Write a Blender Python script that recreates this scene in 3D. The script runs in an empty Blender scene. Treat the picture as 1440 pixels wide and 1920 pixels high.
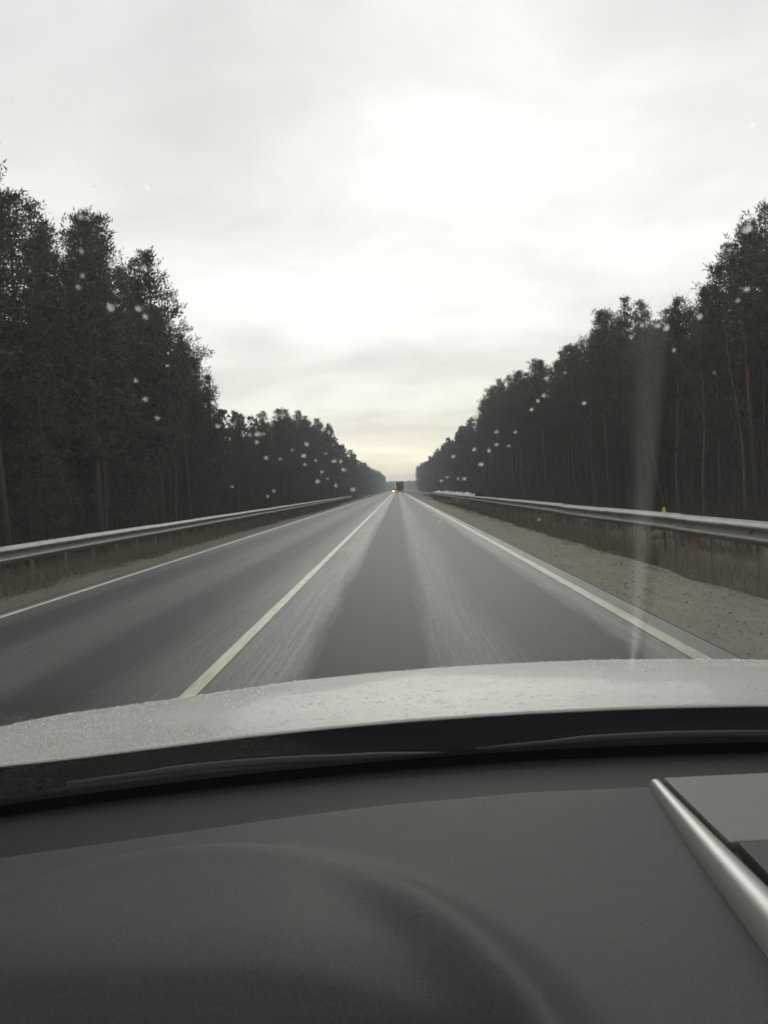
import bpy, math, random
import numpy as np
from mathutils import Vector, Matrix

# ------------------------------------------------------------------ scene, camera, light
S = bpy.context.scene
COL = S.collection
random.seed(7)
RNG = np.random.default_rng(11)
F_PX, H_CAM = 1608.0, 1.40
VPX, VPY = 745.0, 917.0
ROLL = math.radians(3.0)
d_c = Vector((VPX - 720, -(VPY - 960), -F_PX)).normalized()
u0 = Vector((-math.sin(ROLL), math.cos(ROLL), 0))
u_c = (u0 - u0.dot(d_c) * d_c).normalized()
r_c = d_c.cross(u_c)
M3 = Matrix((r_c, d_c, u_c))            # camera space -> world space
cam_d = bpy.data.cameras.new('camera')
cam = bpy.data.objects.new('camera', cam_d)
COL.objects.link(cam)
m4 = M3.to_4x4(); m4.translation = Vector((0, 0, H_CAM))
cam.matrix_world = m4
cam_d.sensor_fit = 'VERTICAL'
cam_d.sensor_height = 36.0
cam_d.sensor_width = 27.0
cam_d.lens = 36.0 * F_PX / 1920.0
cam_d.clip_start = 0.02
cam_d.clip_end = 9000
cam_d.dof.use_dof = True
cam_d.dof.focus_distance = 2.0
cam_d.dof.aperture_fstop = 13.0
S.camera = cam

S.render.engine = 'CYCLES'
S.cycles.use_denoising = True
S.cycles.max_bounces = 8
S.cycles.diffuse_bounces = 3
S.cycles.glossy_bounces = 3
S.cycles.transmission_bounces = 6
S.cycles.transparent_max_bounces = 40
S.cycles.volume_bounces = 1
S.cycles.caustics_reflective = False
S.cycles.caustics_refractive = False
S.view_settings.view_transform = 'Standard'
S.view_settings.look = 'None'
S.view_settings.gamma = 1.0
S.view_settings.exposure = 0.08
S.view_settings.use_curve_mapping = False

SUN_EL, SUN_AZ = math.radians(28), math.radians(4)     # a pale sun behind cloud, ahead over the road
W = bpy.data.worlds.new('World'); S.world = W; W.use_nodes = True
nt = W.node_tree; nt.nodes.clear()
N = nt.nodes.new; L = nt.links.new
out = N('ShaderNodeOutputWorld'); mixn = N('ShaderNodeMixShader')
bg_sky = N('ShaderNodeBackground'); bg_cl = N('ShaderNodeBackground')
sky = N('ShaderNodeTexSky'); sky.sky_type = 'NISHITA'; sky.sun_disc = False
sky.sun_elevation = SUN_EL; sky.sun_rotation = SUN_AZ; sky.dust_density = 4.0
hs = N('ShaderNodeHueSaturation'); hs.inputs['Saturation'].default_value = 0.15
L(sky.outputs[0], hs.inputs['Color']); L(hs.outputs[0], bg_sky.inputs['Color'])
bg_sky.inputs['Strength'].default_value = 0.06
tc = N('ShaderNodeTexCoord'); sep = N('ShaderNodeSeparateXYZ'); L(tc.outputs['Generated'], sep.inputs[0])
ramp = N('ShaderNodeValToRGB'); L(sep.outputs['Z'], ramp.inputs[0])
cr = ramp.color_ramp
stops = [(0.0, (1.75, 1.50, 1.10)), (0.035, (1.50, 1.34, 1.05)), (0.085, (1.02, 0.985, 0.88)), (0.13, (1.0, 0.985, 0.92)),
         (0.20, (1.09, 1.09, 1.06)), (0.32, (1.00, 1.00, 0.98)), (0.45, (0.91, 0.905, 0.895)), (1.0, (0.88, 0.875, 0.865))]
cr.elements[0].position = stops[0][0]; cr.elements[0].color = (*stops[0][1], 1)
cr.elements[1].position = stops[-1][0]; cr.elements[1].color = (*stops[-1][1], 1)
for p_, c_ in stops[1:-1]:
    e = cr.elements.new(p_); e.color = (*c_, 1)
# cloud layer: direction projected on a flat deck, so that patches foreshorten towards the horizon
zc = N('ShaderNodeMath'); zc.operation = 'MAXIMUM'; zc.inputs[1].default_value = 0.0; L(sep.outputs['Z'], zc.inputs[0])
za = N('ShaderNodeMath'); za.operation = 'ADD'; za.inputs[1].default_value = 0.16; L(zc.outputs[0], za.inputs[0])
dx = N('ShaderNodeMath'); dx.operation = 'DIVIDE'; L(sep.outputs['X'], dx.inputs[0]); L(za.outputs[0], dx.inputs[1])
dy = N('ShaderNodeMath'); dy.operation = 'DIVIDE'; L(sep.outputs['Y'], dy.inputs[0]); L(za.outputs[0], dy.inputs[1])
cmb = N('ShaderNodeCombineXYZ'); L(dx.outputs[0], cmb.inputs[0]); L(dy.outputs[0], cmb.inputs[1])
cmb.inputs[2].default_value = 2.4
cn = N('ShaderNodeTexNoise'); cn.inputs['Scale'].default_value = 1.7; cn.inputs['Detail'].default_value = 5.0
cn.inputs['Roughness'].default_value = 0.5; cn.inputs['Distortion'].default_value = 0.3
L(cmb.outputs[0], cn.inputs['Vector'])
cmap = N('ShaderNodeMapRange'); cmap.inputs['From Min'].default_value = 0.32; cmap.inputs['From Max'].default_value = 0.66
cmap.inputs['To Min'].default_value = 0.82; cmap.inputs['To Max'].default_value = 1.12
L(cn.outputs['Fac'], cmap.inputs['Value'])
mul = N('ShaderNodeVectorMath'); mul.operation = 'SCALE'
L(ramp.outputs['Color'], mul.inputs[0]); L(cmap.outputs[0], mul.inputs['Scale'])
L(mul.outputs[0], bg_cl.inputs['Color']); bg_cl.inputs['Strength'].default_value = 0.98
mixn.inputs[0].default_value = 0.93      # nearly closed cloud deck
L(bg_sky.outputs[0], mixn.inputs[1]); L(bg_cl.outputs[0], mixn.inputs[2]); L(mixn.outputs[0], out.inputs['Surface'])

sun_d = bpy.data.lights.new('sun', 'SUN'); sun_d.energy = 0.5; sun_d.angle = math.radians(25); sun_d.color = (1.0, 0.96, 0.90)
sun = bpy.data.objects.new('sun', sun_d); COL.objects.link(sun)
sdir = Vector((math.sin(SUN_AZ) * math.cos(SUN_EL), math.cos(SUN_AZ) * math.cos(SUN_EL), math.sin(SUN_EL)))
sun.rotation_euler = sdir.to_track_quat('Z', 'Y').to_euler(); sun.location = (0, 0, 40)

# ------------------------------------------------------------------ helpers
def ray(x, y):
    v = M3 @ Vector((x - 720, -(y - 960), -F_PX))
    return v.normalized()

def material(name, base=(0.5, 0.5, 0.5), rough=0.6, metal=0.0, spec=0.5, coat=0.0):
    m = bpy.data.materials.new(name); m.use_nodes = True
    b = m.node_tree.nodes['Principled BSDF']
    b.inputs['Base Color'].default_value = (*base, 1)
    b.inputs['Roughness'].default_value = rough
    b.inputs['Metallic'].default_value = metal
    b.inputs['Specular IOR Level'].default_value = spec
    if coat: b.inputs['Coat Weight'].default_value = coat; b.inputs['Coat Roughness'].default_value = 0.08
    return m

class G:
    """small node-graph helper on a material"""
    def __init__(s, m): s.t = m.node_tree; s.b = s.t.nodes.get('Principled BSDF'); s.m = m
    def n(s, typ, **kw):
        nd = s.t.nodes.new(typ)
        for k, v in kw.items():
            if hasattr(nd, k): setattr(nd, k, v)
            else: nd.inputs[k].default_value = v
        return nd
    def l(s, a, b): s.t.links.new(a, b)
    def math(s, op, a, b=None, clamp=False):
        nd = s.t.nodes.new('ShaderNodeMath'); nd.operation = op; nd.use_clamp = clamp
        for i, v in enumerate((a, b)):
            if v is None: continue
            if isinstance(v, (int, float)): nd.inputs[i].default_value = v
            else: s.l(v, nd.inputs[i])
        return nd.outputs[0]
    def coords(s, scale=(1, 1, 1), kind='Object'):
        t = s.n('ShaderNodeTexCoord'); mp = s.n('ShaderNodeMapping'); mp.inputs['Scale'].default_value = scale
        s.l(t.outputs[kind], mp.inputs['Vector']); return mp.outputs[0]
    def noise(s, scale, detail=4, vec=None, rough=0.55):
        nd = s.n('ShaderNodeTexNoise'); nd.inputs['Scale'].default_value = scale; nd.inputs['Detail'].default_value = detail
        nd.inputs['Roughness'].default_value = rough
        if vec is not None: s.l(vec, nd.inputs['Vector'])
        return nd.outputs['Fac']
    def ramp(s, fac, stops):
        nd = s.n('ShaderNodeValToRGB'); s.l(fac, nd.inputs[0]); c = nd.color_ramp
        def col(v): return (v, v, v, 1) if isinstance(v, (int, float)) else (*v, 1)
        c.elements[0].position = stops[0][0]; c.elements[0].color = col(stops[0][1])
        c.elements[1].position = stops[-1][0]; c.elements[1].color = col(stops[-1][1])
        for p, v in stops[1:-1]: c.elements.new(p).color = col(v)
        return nd.outputs[0]
    def mix(s, fac, a, b):
        nd = s.n('ShaderNodeMix', data_type='RGBA')
        if isinstance(fac, (int, float)): nd.inputs[0].default_value = fac
        else: s.l(fac, nd.inputs[0])
        for i, v in ((6, a), (7, b)):
            if isinstance(v, tuple): nd.inputs[i].default_value = (*v, 1)
            else: s.l(v, nd.inputs[i])
        return nd.outputs[2]
    def bump(s, h, strength=0.3, dist=0.01):
        nd = s.n('ShaderNodeBump'); nd.inputs['Strength'].default_value = strength; nd.inputs['Distance'].default_value = dist
        s.l(h, nd.inputs['Height']); s.l(nd.outputs[0], s.b.inputs['Normal'])

def mesh_np(name, V, Fc, mats=(), midx=None, smooth=False):
    """V (n,3); Fc: (m,k) array of polygons of one size, or list of such arrays"""
    if not isinstance(Fc, list): Fc = [Fc]
    Fc = [np.asarray(f, dtype=np.int32) for f in Fc if len(f)]
    me = bpy.data.meshes.new(name)
    V = np.asarray(V, dtype=np.float32)
    me.vertices.add(len(V)); me.vertices.foreach_set('co', V.ravel())
    loops = np.concatenate([f.ravel() for f in Fc])
    sizes = np.concatenate([np.full(len(f), f.shape[1], dtype=np.int32) for f in Fc])
    starts = np.concatenate([[0], np.cumsum(sizes)[:-1]]).astype(np.int32)
    me.loops.add(len(loops)); me.loops.foreach_set('vertex_index', loops)
    me.polygons.add(len(sizes)); me.polygons.foreach_set('loop_start', starts)
    me.polygons.foreach_set('loop_total', sizes)
    for m in mats: me.materials.append(m)
    if midx is not None: me.polygons.foreach_set('material_index', np.asarray(midx, dtype=np.int32))
    me.polygons.foreach_set('use_smooth', np.full(len(sizes), smooth, dtype=bool))
    me.update(calc_edges=True); me.validate()
    return me

def link(name, me, parent=None, **props):
    o = bpy.data.objects.new(name, me); COL.objects.link(o)
    if parent is not None: o.parent = parent
    for k, v in props.items(): o[k] = v
    return o

def empty(name, loc, label, category, group=None):
    o = bpy.data.objects.new(name, None); COL.objects.link(o); o.location = loc
    o['label'] = label; o['category'] = category
    if group: o['group'] = group
    return o

class MB:
    """collects simple shapes into one mesh"""
    def __init__(s): s.v = []; s.f = []
    def box(s, c, size, rot=0.0):
        b = len(s.v); hx, hy, hz = [q / 2 for q in size]; cs, sn = math.cos(rot), math.sin(rot)
        for z in (-hz, hz):
            for x, y in ((-hx, -hy), (hx, -hy), (hx, hy), (-hx, hy)):
                s.v.append((c[0] + x * cs - y * sn, c[1] + x * sn + y * cs, c[2] + z))
        s.f += [tuple(b + i for i in q) for q in ((0, 3, 2, 1), (4, 5, 6, 7), (0, 1, 5, 4), (1, 2, 6, 5), (2, 3, 7, 6), (3, 0, 4, 7))]
        return s
    def tube(s, pts, rads, n=8, cap=True):
        b = len(s.v); k = len(pts)
        for i, (p, r) in enumerate(zip(pts, rads)):
            p = Vector(p); q0 = Vector(pts[max(i - 1, 0)]); q1 = Vector(pts[min(i + 1, k - 1)])
            t = (q1 - q0).normalized()
            a = t.orthogonal().normalized() if abs(t.z) < 0.9 else Vector((1, 0, 0)).cross(t).normalized()
            c = t.cross(a).normalized()
            for j in range(n):
                an = 2 * math.pi * j / n
                s.v.append(tuple(p + (a * math.cos(an) + c * math.sin(an)) * r))
        for i in range(k - 1):
            for j in range(n):
                j2 = (j + 1) % n
                s.f.append((b + i * n + j, b + i * n + j2, b + (i + 1) * n + j2, b + (i + 1) * n + j))
        if cap:
            s.f.append(tuple(b + j for j in reversed(range(n)))); s.f.append(tuple(b + (k - 1) * n + j for j in range(n)))
        return s
    def me(s, name, mat, smooth=False, bevel=0):
        m = bpy.data.meshes.new(name); m.from_pydata(s.v, [], s.f)
        if mat: m.materials.append(mat)
        if smooth: m.polygons.foreach_set('use_smooth', [True] * len(m.polygons))
        if bevel:
            import bmesh
            bm = bmesh.new(); bm.from_mesh(m)
            bmesh.ops.bevel(bm, geom=bm.edges[:], offset=bevel, segments=2, profile=0.7, affect='EDGES')
            bm.to_mesh(m); bm.free()
        m.update(); return m

def grid_mesh(name, P, mat, smooth=True, thick=0.0):
    """P (a,b,3) array; optional thickness downwards along the normal, closed"""
    du = np.gradient(P, axis=0); dv = np.gradient(P, axis=1)
    if np.cross(du, dv)[..., 2].mean() < 0: P = P[::-1].copy()
    a, b, _ = P.shape
    idx = np.arange(a * b).reshape(a, b)
    q = np.stack([idx[:-1, :-1], idx[1:, :-1], idx[1:, 1:], idx[:-1, 1:]], -1).reshape(-1, 4)
    V = P.reshape(-1, 3); faces = [q]
    if thick:
        du = np.gradient(P, axis=0); dv = np.gradient(P, axis=1)
        nn = np.cross(du, dv); nn /= np.linalg.norm(nn, axis=2, keepdims=True) + 1e-9
        V2 = (P - nn * thick).reshape(-1, 3); o = a * b
        V = np.concatenate([V, V2]); faces.append(q[:, ::-1] + o)
        ring = np.concatenate([idx[:, 0], idx[-1, 1:], idx[::-1, -1][1:], idx[0, ::-1][1:]])
        faces.append(np.stack([ring[:-1], ring[:-1] + o, ring[1:] + o, ring[1:]], -1))
    return mesh_np(name, V, faces, [mat] if mat else (), smooth=smooth)

# ------------------------------------------------------------------ materials
def mat_asphalt():
    m = material('wet_asphalt', rough=0.5, spec=0.20); g = G(m)
    t = g.n('ShaderNodeTexCoord'); sx = g.n('ShaderNodeSeparateXYZ'); g.l(t.outputs['Object'], sx.inputs[0])
    wob = g.noise(1.0, 3, g.coords((0.6, 0.035, 1)))
    fine = g.noise(1.0, 5, g.coords((7, 0.5, 1)), 0.7)
    grain = g.math('ADD', g.noise(70, 2, g.coords((1, 0.6, 1))), g.math('MULTIPLY', g.math('SUBTRACT', g.noise(1.0, 3, g.coords((34, 3.5, 1)), 0.8), 0.5), 1.3))
    x = g.math('ADD', sx.outputs[0], g.math('MULTIPLY', g.math('SUBTRACT', wob, 0.5), 0.35))
    x = g.math('ADD', x, g.math('MULTIPLY', g.math('SUBTRACT', fine, 0.5), 0.30))
    fac = g.math('DIVIDE', g.math('ADD', x, 5.5), 8.1)
    def s(X): return (X + 5.5) / 8.1
    # 1 = drier, salt-grey band between the wheel paths, 0 = wet polished wheel path
    dry = g.ramp(fac, [(0.0, 0.4), (s(-4.95), 0.25), (s(-4.7), 0.05), (s(-4.2), 0.08), (s(-3.8), 0.32), (s(-3.2), 0.32), (s(-2.85), 0.05),
                       (s(-2.4), 0.08), (s(-2.1), 0.38), (s(-1.6), 0.70), (s(-0.95), 1.0), (s(-0.72), 0.0), (s(0.12), 0.03), (s(0.34), 0.55),
                       (s(0.62), 0.5), (s(1.0), 0.15), (s(1.75), 0.08), (s(2.0), 0.75), (1.0, 0.7)])
    blot = g.noise(1.0, 4, g.coords((1.3, 0.12, 1)), 0.6)
    stk = g.noise(1.0, 3, g.coords((26, 0.30, 1)), 0.6)
    dry = g.math('MULTIPLY', dry, g.math('ADD', g.math('MULTIPLY', blot, 0.9), 0.5), clamp=True)
    dry = g.math('MULTIPLY', dry, g.math('ADD', g.math('MULTIPLY', stk, 1.3), 0.30), clamp=True)
    spk = g.ramp(g.noise(1.0, 2, g.coords((55, 9, 1)), 0.6), [(0.66, 0.0), (0.78, 0.5)])
    dry = g.math('ADD', dry, g.math('MULTIPLY', spk, 0.35), clamp=True)
    col = g.mix(dry, (0.030, 0.030, 0.028), (0.34, 0.338, 0.32))
    col2 = g.mix(g.math('MULTIPLY', grain, 0.72, clamp=True), col, (0.012, 0.012, 0.012))
    g.l(col2, g.b.inputs['Base Color'])
    g.l(g.math('ADD', 0.56, g.math('MULTIPLY', dry, -0.08)), g.b.inputs['Roughness'])
    g.bump(g.noise(220, 2, g.coords()), 0.35, 0.004)
    return m
ASPHALT = mat_asphalt()

def mat_paint(name, a, b):
    m = material(name, a, 0.5); g = G(m)
    n1 = g.noise(1.0, 5, g.coords((9, 1.6, 1)), 0.7)
    n2 = g.noise(30, 3, g.coords())
    f = g.ramp(n1, [(0.40, 0.0), (0.72, 1.0)])
    g.l(g.mix(g.math('MULTIPLY', f, g.math('ADD', n2, 0.3)), a, b), g.b.inputs['Base Color'])
    return m
LINE_C = mat_paint('road_paint_cream', (0.66, 0.64, 0.50), (0.34, 0.33, 0.27))
LINE_R = mat_paint('road_paint_dirty', (0.46, 0.43, 0.34), (0.22, 0.21, 0.18))
LINE_L = mat_paint('road_paint_white', (0.60, 0.60, 0.54), (0.30, 0.30, 0.26))

def mat_dirt(name, c0, c1, c2, streak=(4, 0.7, 1)):
    m = material(name, rough=0.85, spec=0.3); g = G(m)
    a = g.noise(1.0, 6, g.coords(streak), 0.65); b = g.noise(14, 5, g.coords((1, 0.7, 1)), 0.7); st = g.noise(90, 3, g.coords())
    f = g.ramp(a, [(0.3, 0.0), (0.7, 1.0)])
    c = g.mix(f, c0, c1)
    c = g.mix(g.ramp(b, [(0.52, 0.0), (0.72, 0.75)]), c, c2)
    c = g.mix(g.ramp(st, [(0.35, 0.55), (0.55, 0.0)]), c, (0.07, 0.06, 0.05))
    g.l(c, g.b.inputs['Base Color'])
    g.bump(g.math('ADD', b, g.math('MULTIPLY', st, 0.6)), 0.5, 0.02)
    return m
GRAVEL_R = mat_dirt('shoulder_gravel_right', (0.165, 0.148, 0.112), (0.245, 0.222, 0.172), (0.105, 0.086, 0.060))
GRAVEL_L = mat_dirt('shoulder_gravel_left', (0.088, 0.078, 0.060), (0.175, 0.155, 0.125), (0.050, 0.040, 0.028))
SOIL = mat_dirt('forest_soil', (0.085, 0.072, 0.050), (0.130, 0.110, 0.075), (0.070, 0.068, 0.042), (0.5, 0.3, 1))
SNOW = mat_dirt('old_snow', (0.62, 0.62, 0.62), (0.72, 0.72, 0.71), (0.33, 0.31, 0.28), (1, 1, 1))

def mat_foliage(name, a, b, c):
    m = material(name, a, 0.75, spec=0.15); g = G(m)
    oi = g.n('ShaderNodeObjectInfo')
    n1 = g.noise(0.9, 3, g.coords())
    col = g.mix(g.ramp(n1, [(0.35, 0.0), (0.65, 1.0)]), a, b)
    col = g.mix(g.math('MULTIPLY', oi.outputs['Random'], 0.75), col, c)
    g.l(col, g.b.inputs['Base Color'])
    return m
NEEDLE = mat_foliage('pine_needles', (0.054, 0.068, 0.046), (0.098, 0.114, 0.074), (0.072, 0.083, 0.060))
NEEDLE_D = mat_foliage('spruce_needles', (0.054, 0.062, 0.041), (0.098, 0.104, 0.066), (0.088, 0.084, 0.058))
NEEDLE_F = mat_foliage('far_needles', (0.040, 0.050, 0.036), (0.060, 0.070, 0.048), (0.048, 0.056, 0.040))
def mat_bark(name, lo, hi, z0, z1):
    m = material(name, lo, 0.9, spec=0.2); g = G(m)
    t = g.n('ShaderNodeTexCoord'); sx = g.n('ShaderNodeSeparateXYZ'); g.l(t.outputs['Object'], sx.inputs[0])
    f = g.n('ShaderNodeMapRange'); f.inputs['From Min'].default_value = z0; f.inputs['From Max'].default_value = z1
    g.l(sx.outputs[2], f.inputs['Value'])
    n1 = g.noise(1.0, 5, g.coords((9, 9, 2)), 0.7)
    c = g.mix(f.outputs[0], lo, hi); c = g.mix(g.ramp(n1, [(0.45, 0.0), (0.65, 0.7)]), c, (0.03, 0.025, 0.02))
    g.l(c, g.b.inputs['Base Color']); g.bump(n1, 0.7, 0.03)
    return m
BARK = mat_bark('pine_bark', (0.075, 0.062, 0.052), (0.150, 0.088, 0.055), 3, 9)
BIRCH = mat_bark('birch_bark', (0.13, 0.122, 0.10), (0.135, 0.115, 0.095), 0, 6)
TWIG = mat_foliage('brown_twigs', (0.060, 0.042, 0.034), (0.085, 0.062, 0.048), (0.050, 0.040, 0.030))
REDTWIG = mat_foliage('russet_undergrowth', (0.105, 0.060, 0.042), (0.070, 0.045, 0.032), (0.085, 0.060, 0.040))
GRASS = mat_foliage('dead_grass', (0.185, 0.160, 0.120), (0.110, 0.094, 0.070), (0.130, 0.108, 0.080))

def mat_galv():
    m = material('galvanised_steel', (0.42, 0.43, 0.42), 0.42, 0.5); g = G(m)
    a = g.noise(1.0, 5, g.coords((12, 1.2, 12)), 0.65); b = g.noise(2.2, 5, g.coords((1, 1, 3)), 0.7)
    c = g.mix(a, (0.17, 0.175, 0.165), (0.33, 0.335, 0.32))
    c = g.mix(g.ramp(b, [(0.5, 0.0), (0.75, 0.8)]), c, (0.12, 0.11, 0.095))
    g.l(c, g.b.inputs['Base Color']); g.l(g.math('ADD', 0.45, g.math('MULTIPLY', a, 0.25)), g.b.inputs['Roughness'])
    return m
GALV = mat_galv()
POSTM = material('post_steel', (0.12, 0.115, 0.105), 0.6, 0.4)
REDM = material('red_reflector', (0.30, 0.03, 0.03), 0.4)
BLACKM = material('black_steel', (0.02, 0.02, 0.02), 0.5)

# ------------------------------------------------------------------ setting: ground, road
def ground_z(X):
    xp = [-900, -60, -26, -15, -11, -8.6, -7.3, -5.2, 2.2, 3.9, 4.9, 7.5, 11, 17, 60, 900]
    zp = [-1.4, -1.2, -1.0, -0.95, -0.85, -0.40, -0.06, -0.05, -0.05, -0.06, -0.28, -0.80, -0.95, -0.95, -1.1, -1.4]
    return np.interp(X, xp, zp)
gx = np.array([-900, -300, -100, -60, -40, -26, -20, -15, -13, -11, -9.8, -8.6, -8, -7.3, -6.5, -5.2, 2.2, 3.2, 3.9, 4.4, 4.9, 5.6, 6.5, 7.5, 9, 11, 14, 17, 26, 40, 60, 100, 300, 900.0])
gy = np.concatenate([np.arange(-60, 90, 1.5), np.arange(90, 400, 10), np.arange(400, 1650, 100), [1700]])
GX, GY = np.meshgrid(gx, gy, indexing='ij')
GZ = ground_z(GX) + np.where((np.abs(GX) > 3.0) & ((GX > 3.5) | (GX < -7.0)), RNG.normal(0, 0.035, GX.shape), 0)
link('ground', grid_mesh('ground', np.stack([GX, GY, GZ], -1), SOIL), kind='structure')

def strip(name, x0, x1, z0, z1, mat, y0=-60, y1=1080, ny=120, nx=2, wav=None, **pr):
    ys = np.concatenate([np.linspace(y0, 80, ny), np.linspace(82, y1, 60)]); P = np.zeros((nx, len(ys), 3))
    for i in range(nx):
        f = i / (nx - 1); P[i, :, 0] = x0 + (x1 - x0) * f; P[i, :, 1] = ys; P[i, :, 2] = z0 + (z1 - z0) * f
    if wav: P[-1 if wav > 0 else 0, :, 0] += np.cumsum(RNG.normal(0, abs(wav) * 0.3, len(ys))) * 0.12 + RNG.normal(0, abs(wav), len(ys))
    return link(name, grid_mesh(name, P, mat), kind='structure')
strip('road', -5.62, 2.62, 0.0, 0.0, ASPHALT)
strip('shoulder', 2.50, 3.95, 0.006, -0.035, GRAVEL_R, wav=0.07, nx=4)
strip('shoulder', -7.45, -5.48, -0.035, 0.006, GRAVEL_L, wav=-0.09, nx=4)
strip('centre_line', -1.63, -1.51, 0.006, 0.006, LINE_C)
strip('edge_line', 2.16, 2.29, 0.006, 0.006, LINE_R)
strip('edge_line', -5.31, -5.20, 0.006, 0.006, LINE_L)

# pieces of gravel and tyre-thrown grit on the near shoulders
def scatter_stones(name, n, x0, x1, y0, y1, zf, mat):
    c = np.stack([RNG.uniform(x0, x1, n), y0 + (y1 - y0) * RNG.random(n) ** 1.6, np.zeros(n)], 1); c[:, 2] = zf(c[:, 0]) + 0.004
    base = np.array([[1, 0, 0], [-0.5, 0.87, 0], [-0.5, -0.87, 0], [0, 0, 0.9]])
    r = RNG.uniform(0.003, 0.009, n) * (1 + 1.2 * (RNG.random(n) > 0.95)); an = RNG.uniform(0, 6.28, n)
    b = base[None] * r[:, None, None] * RNG.uniform(0.7, 1.3, (n, 4, 3))
    cs, sn = np.cos(an)[:, None], np.sin(an)[:, None]
    V = np.stack([b[..., 0] * cs - b[..., 1] * sn, b[..., 0] * sn + b[..., 1] * cs, b[..., 2]], -1) + c[:, None]
    f = np.array([[0, 1, 3], [1, 2, 3], [2, 0, 3]])[None] + 4 * np.arange(n)[:, None, None]
    link(name, mesh_np(name, V.reshape(-1, 3), f.reshape(-1, 3), [mat]), kind='stuff', label='loose grit lying on the muddy road shoulder', category='grit')
STONE = mat_dirt('grit', (0.17, 0.155, 0.13), (0.09, 0.08, 0.065), (0.25, 0.235, 0.20), (30, 30, 30))
scatter_stones('gravel', 9000, 2.5, 3.95, 5, 45, lambda x: 0.006 - 0.041 * (x - 2.5) / 1.45, STONE)
scatter_stones('gravel', 8000, -7.4, -5.5, 7, 45, lambda x: 0.006 - 0.041 * (-5.48 - x) / 1.97, STONE)

# ------------------------------------------------------------------ grass and undergrowth (nobody could count them)
def blades(c, h, w, lean, seg=1):
    n = len(c); an = RNG.uniform(0, 6.28, n); d = np.stack([np.cos(an), np.sin(an), np.zeros(n)], 1)
    ln = RNG.normal(0, lean, (n, 3)); ln[:, 2] = 0
    tip = c + np.stack([ln[:, 0] * h, ln[:, 1] * h, h], 1)
    a = c - d * (w / 2)[:, None]; b = c + d * (w / 2)[:, None]
    V = np.stack([a, b, tip], 1).reshape(-1, 3)
    return V, np.arange(3 * n).reshape(-1, 3)
def grass(name, n, x0, x1, y0, y1, hmin, hmax, w, mat, label, cat, lean=0.5, power=1.7):
    # tussocks: blades gathered round random centres
    k = max(8, n // 26); cx = RNG.uniform(x0, x1, k); cy = y0 + (y1 - y0) * RNG.random(k) ** power; hh = RNG.uniform(0.55, 1.25, k)
    i = RNG.integers(0, k, n); spread = 0.05 + (cy[i] / 260)
    x = cx[i] + RNG.normal(0, 1, n) * spread; y = cy[i] + RNG.normal(0, 1, n) * spread * 1.5
    c = np.stack([x, y, ground_z(x) - 0.02], 1); h = RNG.uniform(hmin, hmax, n) * hh[i]
    V, f = blades(c, h, w * RNG.uniform(0.6, 1.4, n) * (1 + y / 30), lean)
    return link(name, mesh_np(name, V, f, [mat]), kind='stuff', label=label, category=cat)
grass('grass', 60000, 3.95, 9.5, 5, 75, 0.10, 0.34, 0.006, GRASS, 'flattened dead grass on the slope under the right guardrail', 'grass')
grass('grass', 60000, -12.5, -7.2, 7, 85, 0.10, 0.34, 0.006, GRASS, 'flattened dead grass on the slope under the left guardrail', 'grass')
grass('grass', 9000, 3.3, 4.3, 5, 60, 0.03, 0.12, 0.006, GRASS, 'sparse matted grass creeping onto the muddy right shoulder', 'grass')
grass('grass', 9000, -7.9, -6.6, 7, 60, 0.03, 0.13, 0.006, GRASS, 'sparse matted grass creeping onto the muddy left shoulder', 'grass')
grass('grass', 34000, -8.4, -6.3, 7, 90, 0.22, 0.52, 0.006, GRASS, 'taller brown grass standing between the posts of the left guardrail', 'grass')
grass('grass', 16000, 4.5, 6.0, 5, 70, 0.22, 0.50, 0.006, GRASS, 'taller brown grass standing behind the posts of the right guardrail', 'grass')
grass('undergrowth', 45000, 8.5, 20, 20, 230, 0.3, 0.9, 0.010, REDTWIG, 'low russet undergrowth along the forest edge right of the road', 'undergrowth', 0.35, 1.3)
grass('undergrowth', 35000, -20, -10.5, 22, 260, 0.3, 0.8, 0.010, TWIG, 'low dark undergrowth along the forest edge left of the road', 'undergrowth', 0.35, 1.3)

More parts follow.
